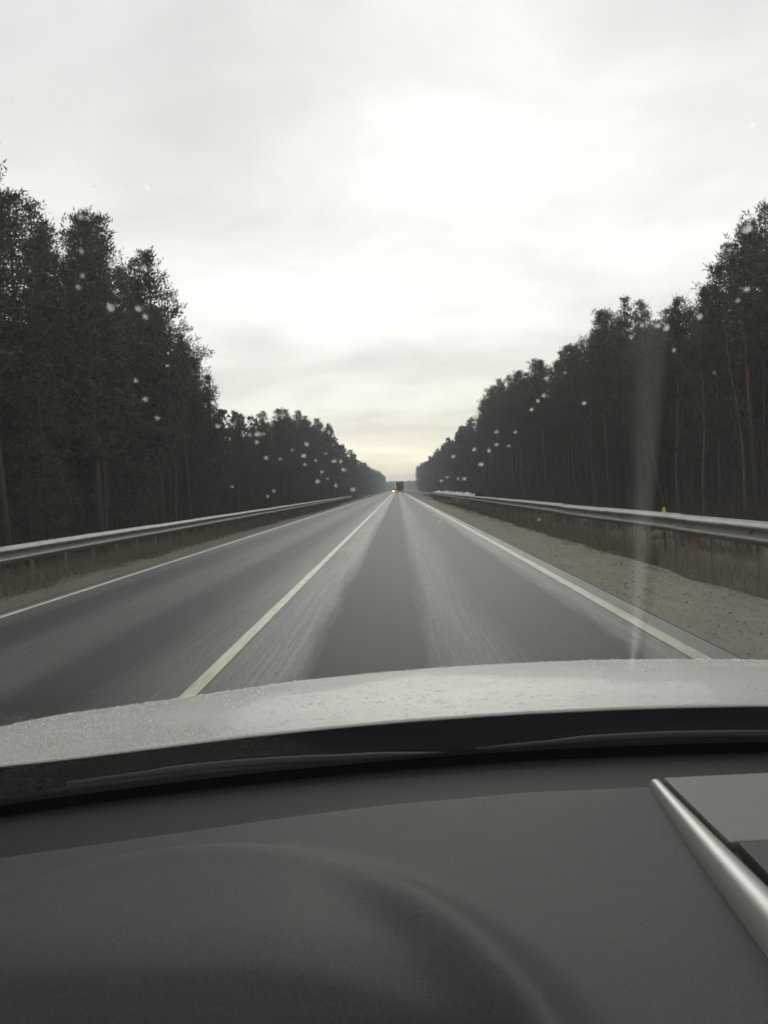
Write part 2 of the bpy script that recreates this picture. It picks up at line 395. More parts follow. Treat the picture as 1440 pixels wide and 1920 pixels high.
# ------------------------------------------------------------------ trees
def tri_leaves(c, size, up=0.35, asp=0.28, outward=None):
    """one slim triangle per centre"""
    n = len(c); d = RNG.normal(0, 1, (n, 3)); d[:, 2] += up * 2.0
    if outward is not None: d += outward * 0.8
    d /= np.linalg.norm(d, axis=1, keepdims=True)
    s = np.cross(d, RNG.normal(0, 1, (n, 3))); s /= np.linalg.norm(s, axis=1, keepdims=True) + 1e-9
    size = size[:, None]
    V = np.stack([c - s * size * asp, c + s * size * asp, c + d * size], 1).reshape(-1, 3)
    return V
def tubes_np(segs, n=4):
    """segs: list of (p0, p1, r0, r1) -> verts, quads"""
    P0 = np.array([s[0] for s in segs]); P1 = np.array([s[1] for s in segs]); R0 = np.array([s[2] for s in segs]); R1 = np.array([s[3] for s in segs])
    t = P1 - P0; t /= np.linalg.norm(t, axis=1, keepdims=True) + 1e-9
    ref = np.where(np.abs(t[:, 2:3]) > 0.8, np.array([[1.0, 0, 0]]), np.array([[0, 0, 1.0]]))
    a = np.cross(t, ref); a /= np.linalg.norm(a, axis=1, keepdims=True); b = np.cross(t, a)
    an = 2 * np.pi * np.arange(n) / n; m = len(segs)
    ring = a[:, None] * np.cos(an)[None, :, None] + b[:, None] * np.sin(an)[None, :, None]
    V = np.concatenate([P0[:, None] + ring * R0[:, None, None], P1[:, None] + ring * R1[:, None, None]], 1).reshape(-1, 3)
    j = np.arange(n); j2 = (j + 1) % n
    q = np.stack([j, j2, j2 + n, j + n], -1)[None] + (2 * n * np.arange(m))[:, None, None]
    return V, q.reshape(-1, 4)

def chain(pts, rads, n=7):
    V = []; an = 2 * np.pi * np.arange(n) / n
    for p, r in zip(pts, rads): V.append(np.stack([p[0] + np.cos(an) * r, p[1] + np.sin(an) * r, np.full(n, p[2])], -1))
    j = np.arange(n); j2 = (j + 1) % n
    q = np.stack([j, j2, j2 + n, j + n], -1)[None] + n * np.arange(len(pts) - 1)[:, None, None]
    return np.concatenate(V), q.reshape(-1, 4)

def make_conifer(kind, seed):
    """unit tree 16 m tall; returns (trunk mesh, crown mesh)"""
    rs = random.Random(seed); H = 16.0
    cs, R, r0 = {'pine': (rs.uniform(0.44, 0.56), rs.uniform(1.9, 2.5), 0.16), 'bushy': (rs.uniform(0.22, 0.32), rs.uniform(2.3, 2.9), 0.18),
                 'spruce': (0.05, rs.uniform(1.9, 2.4), 0.15)}[kind]
    bendx, bendy = rs.uniform(-0.35, 0.35), rs.uniform(-0.35, 0.35)
    def axis(z): t = z / H; return np.array([bendx * math.sin(t * 3.0), bendy * math.sin(t * 2.4), z])
    zz = np.linspace(-0.3, H * 0.97, 14)
    Vt, Ft = chain([axis(z) for z in zz], [r0 * (1 - 0.88 * max(z, 0) / H) for z in zz], 7)
    limbs = []; cl = []; outv = []
    z = H * cs
    while z < H * 0.985:
        t = (z / H - cs) / (1 - cs)
        if kind == 'spruce': prof = (1 - t) ** 0.75 * 1.0 + 0.04
        elif kind == 'bushy': prof = min(1, 0.55 + t * 1.6) * (1 - t) ** 0.75 + 0.05
        else: prof = min(1, 0.35 + t * 2.2) * (1 - t ** 1.6) ** 0.85 + 0.06
        nb = rs.choice((3, 4, 4, 5)) if kind != 'pine' else rs.choice((2, 3, 4, 4))
        a0 = rs.uniform(0, 6.28)
        for k in range(nb):
            if rs.random() < 0.10: continue
            a = a0 + 6.28 * k / nb + rs.uniform(-0.5, 0.5)
            Lb = R * prof * rs.uniform(0.55, 1.2)
            rise = rs.uniform(0.05, 0.45) if kind != 'spruce' else rs.uniform(-0.25, 0.15)
            rise += 0.55 * t * t
            p = axis(z); d = np.array([math.cos(a), math.sin(a), rise]); d /= np.linalg.norm(d)
            mid = p + d * Lb * 0.55; tip = p + d * Lb + np.array([0, 0, 0.16 * Lb])
            rb = 0.012 + 0.018 * Lb
            limbs += [(p, mid, rb, rb * 0.6), (mid, tip, rb * 0.6, 0.008)]
            nc = max(3, int(Lb * 5.2))
            for q in range(nc):
                f = 0.22 + 0.83 * rs.random() ** 0.8
                c = p + (mid - p) * f / 0.55 if f < 0.55 else mid + (tip - mid) * (f - 0.55) / 0.45
                wdt = 0.24 * Lb * (1.1 - 0.6 * f) + 0.07
                c = c + np.array([rs.gauss(0, wdt), rs.gauss(0, wdt), rs.gauss(0, wdt * 0.26) + 0.05])
                cl.append(c); outv.append(d)
                if rs.random() < 0.3: limbs.append((p + (c - p) * 0.72, c, 0.012, 0.006))
        z += rs.uniform(0.36, 0.66) * (1 - 0.35 * t)
    # dead side twigs below the crown
    if kind != 'spruce':
        for k in range(16):
            z = rs.uniform(1.5, H * cs); a = rs.uniform(0, 6.28); Lb = rs.uniform(0.4, 1.3); p = axis(z)
            limbs.append((p, p + np.array([math.cos(a) * Lb, math.sin(a) * Lb, rs.uniform(-0.3, 0.3)]), 0.014, 0.005))
    Vl, Fl = tubes_np(limbs, 3)
    cl = np.array(cl); outv = np.array(outv); nbl = 17
    cc = np.repeat(cl, nbl, 0) + RNG.normal(0, 0.12, (len(cl) * nbl, 3)); oo = np.repeat(outv, nbl, 0)
    sz = RNG.uniform(0.12, 0.25, len(cc))
    V = tri_leaves(cc, sz, 0.35, 0.17, oo); Fn = np.arange(len(V)).reshape(-1, 3)
    tm = mesh_np(kind + '_trunk', Vt, Ft, [BARK], smooth=True); bm_ = mesh_np(kind + '_branches', Vl, Fl, [BARK])
    cm = mesh_np(kind + '_crown', V, Fn, [NEEDLE_D if kind == 'spruce' else NEEDLE])
    return tm, cm, bm_
PINES = [make_conifer('pine', 100 + i) for i in range(6)]
BUSHY = [make_conifer('bushy', 200 + i) for i in range(4)]
SPRUCE = [make_conifer('spruce', 300 + i) for i in range(4)]

def env(pts, v): return float(np.interp(v, [p[0] for p in pts], [p[1] for p in pts]))
ENV_L = [(20, 0.92), (36, 0.95), (38, 1.08), (50, 1.10), (58, 1.08), (61, 1.02), (66, 0.86), (74, 0.74), (77, 0.55), (80, 0.47), (92, 0.50), (100, 0.58), (106, 0.66), (134, 0.84), (172, 1.03), (214, 1.01), (255, 0.80), (480, 0.78), (700, 0.95), (1100, 1.05)]
ENV_R = [(20, 0.60), (36, 0.66), (38, 0.78), (41, 0.79), (44, 0.64), (52, 0.64), (58, 0.70), (68, 0.82), (76, 0.80), (90, 0.80), (120, 0.88), (140, 1.0), (170, 0.93), (210, 0.80), (280, 0.82), (400, 0.80), (650, 0.95)]
TREES = []
def tree(kindname, pool, x, y, Ht, label, group, width=1.0):
    tm, cm, brm = pool
    e = empty(kindname, (x, y, float(ground_z(x)) - 0.05), label, 'tree', group)
    s = Ht / 16.0
    e.scale = (s * width, s * width, s); e.rotation_euler = (random.gauss(0, 0.012), random.gauss(0, 0.012), random.uniform(0, 6.28))
    link('trunk', tm, e); link('crown', cm, e, kind='stuff'); link('branches', brm, e, kind='stuff'); TREES.append(e); return e

n_ind = 0
for side in (-1, 1):
    envl = ENV_L if side < 0 else ENV_R
    X0 = 16.0 if side < 0 else 17.0
    for row in range(4):
        y = 22.0 + row * 1.1
        while y < (190 if row < 3 else 95):
            x = side * (X0 + row * 3.0 + random.uniform(-0.9, 0.9)); yy = y + random.uniform(-1.1, 1.1)
            ratio = env(envl, yy * X0 / abs(x))
            Ht = (abs(x) * ratio + 1.4 + 1.0) * random.uniform(0.86, 1.02)
            if row > 0: Ht *= 0.93
            Ht = min(Ht, 21.5)
            rr = random.random()
            if side < 0:
                pool = random.choice(BUSHY) if rr < 0.45 else (random.choice(PINES) if rr < 0.68 and row == 0 else random.choice(SPRUCE))
                if pool in SPRUCE and row < 2: Ht *= random.uniform(0.6, 0.85)
                pass
            else:
                pool = random.choice(PINES) if rr < 0.72 else random.choice(BUSHY)
            isp = pool in SPRUCE
            sd = 'left' if side < 0 else 'right'
            if isp: nm, lab, grp = 'spruce_tree', f'dark spruce branched to the ground in the dense forest {sd} of the road', f'spruces in the forest on the {sd}'
            else: nm, lab, grp = 'pine_tree', f'dark green pine in the dense forest {sd} of the road', f'pines in the forest on the {sd}'
            tree(nm, pool, x, yy, Ht, lab, grp, random.uniform(0.95, 1.25) if side < 0 else random.uniform(0.85, 1.15))
            n_ind += 1
            y += random.uniform(3.6, 5.2)
for sd_, txt in ((-1, 'dark pine whose crown rises highest at the left edge of the view'), (1, 'dark pine whose crown rises highest at the right edge of the view')):
    best = max((t_ for t_ in TREES if t_.location.x * sd_ > 0 and abs(t_.location.x) / t_.location.y < 0.43 and t_.name.startswith('pine')),
               key=lambda t_: (t_.scale.z * 16 - 2.3) / math.hypot(t_.location.x, t_.location.y))
    best['label'] = txt; del best['group']

# distant and deep forest: reads as one mass
def mass_forest(name, spots, size, ntri, mat, label):
    VV = []; TV = []
    sp = np.array(spots); n = len(sp)
    H = sp[:, 2]; t = 1 - RNG.random((n, ntri)) ** 1.4 * 0.95
    prof = np.minimum(1, 0.25 + (1 - t) * 2.2) * 2.3
    an = RNG.uniform(0, 6.28, (n, ntri)); r = prof * np.sqrt(RNG.random((n, ntri)))
    lump = 1 + 0.35 * np.sin(an * 2 + t * 14 + RNG.uniform(0, 6, (n, 1)))
    c = np.stack([sp[:, 0:1] + np.cos(an) * r * lump, sp[:, 1:2] + np.sin(an) * r * lump, ground_z(sp[:, 0])[:, None] + t * H[:, None]], -1).reshape(-1, 3)
    V = tri_leaves(c, RNG.uniform(0.6, 1.4, len(c)) * size, 0.3, 0.33); nV = len(V)
    segs = [(np.array([a, b, -1.3]), np.array([a, b, h * 0.9]), 0.15, 0.05) for a, b, h in spots]
    Vt, Ft = tubes_np(segs, 3)
    me = mesh_np(name, np.concatenate([V, Vt]), [np.arange(nV).reshape(-1, 3), Ft + nV], [mat, BARK], np.concatenate([np.zeros(nV // 3), np.ones(len(Ft))]))
    link(name, me, kind='stuff', label=label, category='forest')
for side in (-1, 1):
    envl = ENV_L if side < 0 else ENV_R; X0 = 16.0 if side < 0 else 17.0; sd = 'left' if side < 0 else 'right'
    deep = []
    for row in range(7):
        y = 20
        while y < 200:
            x = side * (X0 + 12 + row * 4 + random.uniform(-1.6, 1.6)); deep.append((x, y, min(16.5, (abs(x) * env(envl, y * X0 / abs(x)) + 1.4) * (0.80 if side > 0 or y > 90 else 0.70)) * random.uniform(0.8, 1.0)))
            y += random.uniform(2.6, 4.2)
    mass_forest('deep_forest', deep, 0.55, 420, NEEDLE_D, f'dark depth of the pine forest behind the front trees on the {sd}')
    far = []
    lim = 1080 if side < 0 else 660
    for row in range(4):
        y = 188.0 if row < 3 else 95.0
        while y < lim:
            x = side * (X0 - 0.5 + row * 3.6 + random.uniform(-1.2, 1.2)); far.append((x, y, (X0 * env(envl, y) + 2.2) * random.uniform(0.8, 1.05)))
            y += random.uniform(2.8, 4.4) * (1 + y / 900)
    mass_forest('far_forest', far, 0.62, 330, NEEDLE_F, f'far tree line running to the horizon on the {sd} of the road')
rid = [(random.uniform(-420, 420), random.uniform(1120, 1500), 0) for _ in range(1700)]
rid = [(x, y, (9.6 * y / 1120 + 0.004 * x + 1.9) * random.uniform(0.88, 1.05)) for x, y, _ in rid]
mass_forest('ridge_forest', rid, 1.6, 90, NEEDLE_F, 'hazy blue-grey forest on the low ridge across the end of the road')

# brush filling the forest floor (countless bare stems)
def brush(name, side, n, y1, label):
    X0 = 13.0; x = side * (X0 + RNG.random(n) ** 1.3 * 24); y = 20 + (y1 - 20) * RNG.random(n) ** 1.3
    z = ground_z(x); h = RNG.uniform(1.2, 6.5, n) * np.clip((np.abs(x) - 11) / 6, 0.3, 1)
    top = np.stack([x + RNG.normal(0, 0.05, n) * h, y + RNG.normal(0, 0.05, n) * h, z + h], 1); bot = np.stack([x, y, z - 0.1], 1)
    segs = [(bot[i], top[i], 0.022, 0.006) for i in range(n)]
    for i in range(0, n):
        for k in range(3):
            f = random.uniform(0.3, 0.95); p = bot[i] + (top[i] - bot[i]) * f; a = random.uniform(0, 6.28); l = random.uniform(0.3, 1.1)
            segs.append((p, p + np.array([math.cos(a) * l * 0.6, math.sin(a) * l * 0.6, l * 0.7]), 0.009, 0.004))
    V, f = tubes_np(segs, 3)
    link(name, mesh_np(name, V, f, [TWIG]), kind='stuff', label=label, category='brush')
brush('brush', 1, 5000, 220, 'thicket of bare brown stems under the pines right of the road')
brush('brush', -1, 4000, 220, 'thicket of bare dark stems under the trees left of the road')

# pale bare birches that stand out at the right forest edge
def make_birch(seed, lean):
    rs = random.Random(seed); H = 11.0
    pts = [np.array([lean * (z / H) ** 1.3 * 1.0 + 0.10 * math.sin(z * 0.7 + seed), 0.08 * math.cos(z * 0.6 + seed), z]) for z in np.linspace(-0.3, H, 14)]
    Vt, Ft = chain(pts, [0.085 * (1 - i / 15) for i in range(14)], 7); tw = []
    for k in range(46):
        z = rs.uniform(0.35, 0.98); i = int(z * 13); p = pts[i]; a = rs.uniform(0, 6.28); l = rs.uniform(0.7, 2.0) * (1.15 - z)
        q = p + np.array([math.cos(a) * l * 0.7, math.sin(a) * l * 0.7, l * 1.1]); tw.append((p, q, 0.018, 0.006))
        for j in range(4):
            f = rs.uniform(0.3, 1.0); b = p + (q - p) * f; a2 = a + rs.uniform(-1, 1); l2 = l * 0.4
            tw.append((b, b + np.array([math.cos(a2) * l2, math.sin(a2) * l2, l2 * rs.uniform(0.2, 1)]), 0.007, 0.003))
    Vb, Fb = tubes_np(tw, 3)
    return mesh_np('birch_trunk', Vt, Ft, [BIRCH], smooth=True), mesh_np('birch_crown', Vb, Fb, [TWIG])
def birch(px, X, lean, seed, label, s=1.0):
    r = ray(px, 950.0); k = X / r.x; y = r.y * k
    tm, cm = make_birch(seed, lean)
    e = empty('birch_tree', (X, y, float(ground_z(X)) - 0.05), label, 'tree'); e.scale = (s * 0.82,) * 3
    link('trunk', tm, e); link('crown', cm, e, kind='stuff')
birch(1113, 13.6, 0.15, 1, 'slim pale birch trunk left of the glare streak, standing straight behind the right guardrail', 0.95)
birch(1245, 14.5, -1.6, 2, 'leaning thin birch with its top tilted left, right of the glare streak', 1.0)
birch(1272, 15.0, 0.3, 3, 'thin wavy birch second to the right of the glare streak', 1.05)
birch(1322, 14.8, 0.2, 4, 'upright thin birch between the wavy birch and the right edge of the view', 1.1)
birch(1402, 14.2, -0.8, 5, 'slightly leaning birch nearest the right edge of the view', 1.0)
birch(962, 14.6, 0.1, 6, 'pale far birch behind the middle of the right guardrail', 1.0)
birch(995, 14.9, -0.2, 7, 'slender far birch just right of the pale far birch', 0.9)

# old snow on the verge beyond the end of the right rail
ns, nn_ = 60, 9
SP = np.zeros((nn_, ns, 3)); ys = np.linspace(112, 235, ns)
for i in range(nn_):
    f = i / (nn_ - 1); SP[i, :, 0] = 9.0 + 3.4 * f + RNG.normal(0, 0.12, ns); SP[i, :, 1] = ys
    SP[i, :, 2] = ground_z(SP[i, :, 0]) + np.sin(np.pi * f) * (1.0 + 0.35 * np.sin(ys * 0.35) + RNG.normal(0, 0.12, ns)) - 0.05
link('snow', grid_mesh('snow', SP, SNOW), kind='stuff', label='dirty white snow bank lying beyond the far end of the right guardrail', category='snow')

# ------------------------------------------------------------------ guardrails
def w_profile():
    pts = []
    for i in range(25):
        t = i / 24; z = 0.155 - 0.31 * t; o = 0.040 - 0.040 * math.cos(t * 4 * math.pi)
        if i in (0, 24): o += 0.0
        pts.append((o, z))
    return pts
def beam_mesh(length, side, drop=0.0):
    pr = w_profile(); back = [(o - 0.005, z) for o, z in reversed(pr)]; loop = pr + back; k = len(loop); ns = 7
    V = []
    for i in range(ns):
        f = i / (ns - 1)
        for o, z in loop:
            sag = 0.004 * math.sin(f * math.pi * 3)
            V.append((-side * (o + sag), f * length, z * (1 - 0.15 * f * (drop > 0)) - drop * f ** 1.4))
    F_ = []
    for i in range(ns - 1):
        for j in range(k):
            j2 = (j + 1) % k; F_.append((i * k + j, i * k + j2, (i + 1) * k + j2, (i + 1) * k + j))
    me = mesh_np('rail_beam', V, np.array(F_), [GALV], smooth=True)
    return me
def guardrail(side, X, y0, y1, label, reflect):
    e = empty('guardrail', (X, y0, 0), label, 'guardrail')
    bm_ = beam_mesh(4.86, side); z = 0.62; y = 0.0; i = 0
    while y < y1 - y0 - 4.8:
        o = link('rail_beam', bm_, e); o.location = (-side * (0.006 if i % 2 else 0.0), y, z + random.gauss(0, 0.006)); y += 4.8; i += 1
        o.rotation_euler = (random.gauss(0, 0.0012), 0, random.gauss(0, 0.0010))
    o = link('rail_end', beam_mesh(4.8, side, 0.62), e); o.location = (0, y, z)
    yend = y
    pm = MB().box((0, 0, 0), (0.06, 0.012, 1.5)).box((-0.028, 0.03, 0), (0.010, 0.05, 1.5)).box((0.028, 0.03, 0), (0.010, 0.05, 1.5)).me('post', POSTM)
    sm = MB().box((0, 0, 0), (0.07, 0.10, 0.24)).me('spacer', GALV)
    bo = MB().tube([(0, 0, 0), (-side * 0.012, 0, 0)], [0.018, 0.014], 8).me('bolt', GALV)
    rf = MB().box((0, 0, 0), (0.022, 0.05, 0.065)).box((side * 0.014, 0, 0.0), (0.006, 0.065, 0.085)).me('reflector', REDM)
    y = 0.5; k = 0
    while y < yend + 1:
        p = link('post', pm, e); p.location = (side * 0.10, y, -0.03); p.rotation_euler = (0, random.gauss(0, 0.01), random.gauss(0, 0.03))
        s_ = link('spacer', sm, e); s_.location = (side * 0.036, y, 0.62)
        if reflect and (k % 2 == reflect - 1) and y < 60:
            r_ = link('reflector', rf, e); r_.location = (-side * 0.022, y, 0.62 + random.gauss(0, 0.003))
        elif y < 60:
            b_ = link('bolt', bo, e); b_.location = (-side * 0.002, y, 0.62)
        y += 1.6; k += 1
    return e
guardrail(1, 4.45, 4.0, 113, 'galvanised guardrail with small red reflectors, right of the road', 1)
guardrail(-1, -6.70, 4.0, 126, 'galvanised guardrail without reflectors, left of the road', 0)

# little yellow-topped marker stake behind the right rail
rr_ = ray(1245, 958); kx = 6.6 / rr_.x
mk = empty('marker_stake', (6.6, rr_.y * kx, float(ground_z(6.6))), 'small stake with a yellow tip just above the right guardrail', 'marker')
zt = H_CAM + rr_.z * kx - float(ground_z(6.6))
link('stake', MB().box((0, 0, zt / 2 - 0.1), (0.04, 0.04, zt + 0.1)).me('stake', BLACKM), mk)
link('tip', MB().tube([(0, 0, zt - 0.05), (0, 0, zt + 0.09)], [0.05, 0.035], 8).me('tip', material('yellow_paint', (0.55, 0.45, 0.12), 0.5)), mk)

# ------------------------------------------------------------------ truck ahead
TG = material('truck_dark_green', (0.025, 0.032, 0.028), 0.45); TGR = material('truck_grey_panel', (0.10, 0.115, 0.105), 0.4)
RUB = material('rubber', (0.015, 0.015, 0.015), 0.8)
def emis(name, col, st):
    m = bpy.data.materials.new(name); m.use_nodes = True; b = m.node_tree.nodes['Principled BSDF']
    b.inputs['Base Color'].default_value = (*col, 1); b.inputs['Emission Color'].default_value = (*col, 1); b.inputs['Emission Strength'].default_value = st
    return m
REDL = emis('tail_light_red', (0.9, 0.03, 0.04), 2.2); AMB = emis('lamp_amber', (1.0, 0.62, 0.16), 12.0); WHL = emis('lamp_warm', (1.0, 0.72, 0.28), 16.0)
tr = empty('truck', (0.95, 292, 0), 'dark box truck with red tail lights driving far ahead in our lane', 'truck')
link('cargo_box', MB().box((0, 4.0, 2.5), (2.5, 8.0, 2.8)).me('cargo_box', TG, bevel=0.03), tr)
for sx_ in (-1, 1):
    dr = link('rear_door', MB().box((sx_ * 0.60, -0.03, 2.65), (1.16, 0.06, 2.35)).me('rear_door', TG, bevel=0.01), tr)
    link('door_bar', MB().tube([(sx_ * 0.30, -0.08, 1.5), (sx_ * 0.30, -0.08, 3.8)], [0.025, 0.025], 6).me('door_bar', GALV), dr)
    link('tail_light', MB().box((sx_ * 1.0, -0.06, 0.78), (0.36, 0.10, 0.24)).me('tail_light', REDL), tr)
    for yy in (1.2, 2.4, 8.8):
        link('wheel', MB().tube([(sx_ * 0.78, yy, 0.5), (sx_ * 1.22, yy, 0.5)], [0.5, 0.5], 18).me('wheel', RUB), tr)
    link('mudflap', MB().box((sx_ * 0.95, 0.5, 0.55), (0.55, 0.03, 0.6)).me('mudflap', RUB), tr)
link('rear_panel', MB().box((0, -0.075, 3.25), (0.95, 0.03, 0.75)).me('rear_panel', TGR), tr)
link('chassis', MB().box((0, 4.6, 0.95), (0.9, 9.2, 0.28)).me('chassis', BLACKM), tr)
link('bumper', MB().box((0, -0.02, 0.62), (2.4, 0.12, 0.16)).me('bumper', BLACKM), tr)
link('cab', MB().box((0, 9.3, 1.85), (2.4, 1.9, 2.7)).me('cab', TGR, bevel=0.12), tr)
# oncoming car with its headlights on, half hidden behind the truck's left flank
oc = empty('oncoming_car', (-0.78, 312, 0), 'oncoming dark car with a lit yellow headlight beside the far truck', 'car')
BODY = material('dark_car_paint', (0.04, 0.042, 0.045), 0.3, coat=0.5); GLS = material('car_glass', (0.02, 0.022, 0.025), 0.1)
pv = [(-0.9, 0, 0.35), (0.9, 0, 0.35), (0.9, 4.3, 0.35), (-0.9, 4.3, 0.35), (-0.88, 0.0, 0.78), (0.88, 0.0, 0.78), (0.9, 4.3, 0.95), (-0.9, 4.3, 0.95), (-0.88, 1.1, 0.95), (0.88, 1.1, 0.95)]
mb = MB(); mb.v = pv; mb.f = [(0, 3, 2, 1), (0, 1, 5, 4), (1, 2, 6, 9, 5), (2, 3, 7, 6), (3, 0, 4, 8, 7), (4, 5, 9, 8), (8, 9, 6, 7)]
link('body', mb.me('body', BODY, bevel=0.04), oc)
mb = MB(); mb.v = [(-0.82, 1.1, 0.95), (0.82, 1.1, 0.95), (0.82, 4.1, 0.95), (-0.82, 4.1, 0.95), (-0.62, 1.9, 1.45), (0.62, 1.9, 1.45), (0.62, 3.5, 1.45), (-0.62, 3.5, 1.45)]
mb.f = [(4, 5, 6, 7), (0, 1, 5, 4), (1, 2, 6, 5), (2, 3, 7, 6), (3, 0, 4, 7)]
link('cabin', mb.me('cabin', GLS), oc)
for sx_ in (-1, 1):
    link('headlight', MB().box((sx_ * 0.66, -0.02, 0.66), (0.40, 0.08, 0.26)).me('headlight', WHL), oc)
    for yy in (0.8, 3.4): link('wheel', MB().tube([(sx_ * 0.68, yy, 0.32), (sx_ * 0.9, yy, 0.32)], [0.32, 0.32], 16).me('wheel', RUB), oc)

# ------------------------------------------------------------------ the car we sit in
CX = 0.25
car = empty('car', (CX, 0, 0), 'white car seen from its driver seat, wet bonnet and grey dashboard across the foreground', 'car')
def clink(name, me, parent=car, **pr):
    o = bpy.data.objects.new(name, me); COL.objects.link(o)
    o.parent = parent; o.matrix_parent_inverse = Matrix.Identity(4)
    # all the car's meshes are written in world coordinates; undo the parent's offset
    if parent is car: o.location = (-CX, 0, 0)
    for k, v in pr.items(): o[k] = v
    return o

def mat_bonnet():
    m = material('wet_white_paint', (0.62, 0.64, 0.61), 0.36, spec=0.5, coat=0.4); g = G(m)
    n1 = g.noise(9, 5, g.coords((1, 1, 1)), 0.6); vor = g.n('ShaderNodeTexVoronoi'); vor.inputs['Scale'].default_value = 95
    nz = g.noise(60, 3, g.coords())
    g.l(g.coords(), vor.inputs['Vector'])
    bead = g.ramp(vor.outputs['Distance'], [(0.0, 1.0), (0.30, 0.75), (0.46, 0.0)])
    msk = g.ramp(n1, [(0.38, 0.25), (0.62, 1.0)])
    h = g.math('MULTIPLY', bead, msk)
    c = g.mix(g.ramp(n1, [(0.35, 0.0), (0.65, 1.0)]), (0.72, 0.735, 0.69), (0.82, 0.83, 0.77))
    c = g.mix(g.ramp(nz, [(0.55, 0.0), (0.75, 0.30)]), c, (0.60, 0.61, 0.57))
    g.l(c, g.b.inputs['Base Color']); g.bump(g.math('ADD', h, g.math('MULTIPLY', nz, 0.4)), 0.35, 0.0018)
    return m
BONNET = mat_bonnet()
def bonnet_z(X, v):
    u = abs(X - CX)
    z = 1.023 - 0.22 * np.maximum(v - 1.55, 0) ** 2 - 0.55 * np.maximum(v - 2.25, 0) ** 2
    amp = 0.025 + 0.06 * np.clip((v - 1.3) / 0.7, 0, 1) * 0.62
    z = z - amp * (u / 0.9) ** 2.2
    z = z + (0.014 + 0.000 * np.clip((v - 1.4) / 0.4, 0, 1)) * np.exp(-((u - 1.06) / 0.20) ** 2)       # fender crest
    z = z - 2.5 * np.maximum(u - 1.10, 0) ** 2
    z = z + 0.0015 * np.exp(-((u - 0.52) / 0.05) ** 2) * np.clip((v - 1.3) / 0.5, 0, 1)    # soft crease
    return z
us = np.linspace(-1.16, 1.16, 110); ts = np.concatenate([[0, 0.003], np.linspace(0.01, 1, 58)])
BP = np.zeros((110, 60, 3))
for i, u in enumerate(us):
    vr = 1.405 - 0.115 * min(abs(u), 1.0) ** 2; vf = 2.70 - 0.30 * u * u
    vv = vr + (vf - vr) * ts; BP[i, :, 0] = CX + u; BP[i, :, 1] = vv; BP[i, :, 2] = bonnet_z(CX + u, vv)
    BP[i, 0, 2] -= 0.003
bon = clink('bonnet', grid_mesh('bonnet', BP[::-1], BONNET, thick=0.004))
# front end, fenders, wheels: out of sight from here but part of the same car
mb = MB(); mb.box((CX, 2.60, 0.42), (1.5, 0.10, 0.4)); clink('front_bumper', mb.me('front_bumper', BONNET, bevel=0.03))
for sx_ in (-1, 1):
    mb = MB(); mb.box((CX + sx_ * 0.90, 1.80, 0.50), (0.06, 1.0, 0.34)); clink('fender', mb.me('fender', BONNET, bevel=0.02))
    mb = MB().tube([(CX + sx_ * 0.72, 1.95, 0.34), (CX + sx_ * 0.93, 1.95, 0.34)], [0.34, 0.34], 24); clink('wheel', mb.me('wheel', RUB, smooth=False))

# water beads standing on the bonnet
def mat_water(name, fac=0.25, tint=(0.9, 0.92, 0.92)):
    m = bpy.data.materials.new(name); m.use_nodes = True; t = m.node_tree; t.nodes.clear()
    o = t.nodes.new('ShaderNodeOutputMaterial'); mx = t.nodes.new('ShaderNodeMixShader'); tr_ = t.nodes.new('ShaderNodeBsdfTransparent'); gl = t.nodes.new('ShaderNodeBsdfGlossy')
    lw = t.nodes.new('ShaderNodeLayerWeight'); lw.inputs[0].default_value = fac; gl.inputs['Roughness'].default_value = 0.08
    tr_.inputs[0].default_value = (*tint, 1)
    t.links.new(lw.outputs['Facing'], mx.inputs[0]); t.links.new(tr_.outputs[0], mx.inputs[1]); t.links.new(gl.outputs[0], mx.inputs[2]); t.links.new(mx.outputs[0], o.inputs[0])
    return m
WATER = mat_water('bead_water', 0.30, (0.97, 0.98, 0.98)); FILM = mat_water('film_water', 0.25, (0.96, 0.97, 0.97))
def bead_cloud(pos, nrm, rad, flat=0.45, stretch=None):
    """domes: one ring + mid ring + apex"""
    n = len(pos); k = 8
    a = np.cross(nrm, np.array([0, 1.0, 0.01])); a /= np.linalg.norm(a, axis=1, keepdims=True); b = np.cross(nrm, a)
    an = 2 * np.pi * np.arange(k) / k
    ring = lambda s, h: pos[:, None] + (a[:, None] * np.cos(an)[None, :, None] + b[:, None] * np.sin(an)[None, :, None] * (stretch[:, None, None] if stretch is not None else 1)) * (rad * s)[:, None, None] + nrm[:, None] * (rad * h)[:, None, None]
    V = np.concatenate([ring(1.0, 0.0), ring(0.78, flat * 0.66), (pos + nrm * (rad * flat)[:, None])[:, None]], 1)
    j = np.arange(k); j2 = (j + 1) % k
    q = np.stack([j, j2, j2 + k, j + k], -1); t3 = np.stack([j + k, j2 + k, np.full(k, 2 * k)], -1)
    o = ((2 * k + 1) * np.arange(n))[:, None, None]
    return V.reshape(-1, 3), [(q[None] + o).reshape(-1, 4), (t3[None] + o).reshape(-1, 3)]
nb = 5500
bu = RNG.uniform(-1.08, 1.08, nb); bv = RNG.uniform(1.40, 2.25, nb)
bz = bonnet_z(CX + bu, bv); e_ = 0.004
bn = np.stack([-(bonnet_z(CX + bu + e_, bv) - bz) / e_, -(bonnet_z(CX + bu, bv + e_) - bz) / e_, np.ones(nb)], 1); bn /= np.linalg.norm(bn, axis=1, keepdims=True)
V, Fb = bead_cloud(np.stack([CX + bu, bv, bz + 0.0005], 1), bn, RNG.uniform(0.0010, 0.0034, nb) * (1 + (RNG.random(nb) > 0.98)), 0.42)
clink('rain_beads', mesh_np('rain_beads', V, Fb, [WATER], smooth=True), kind='stuff')

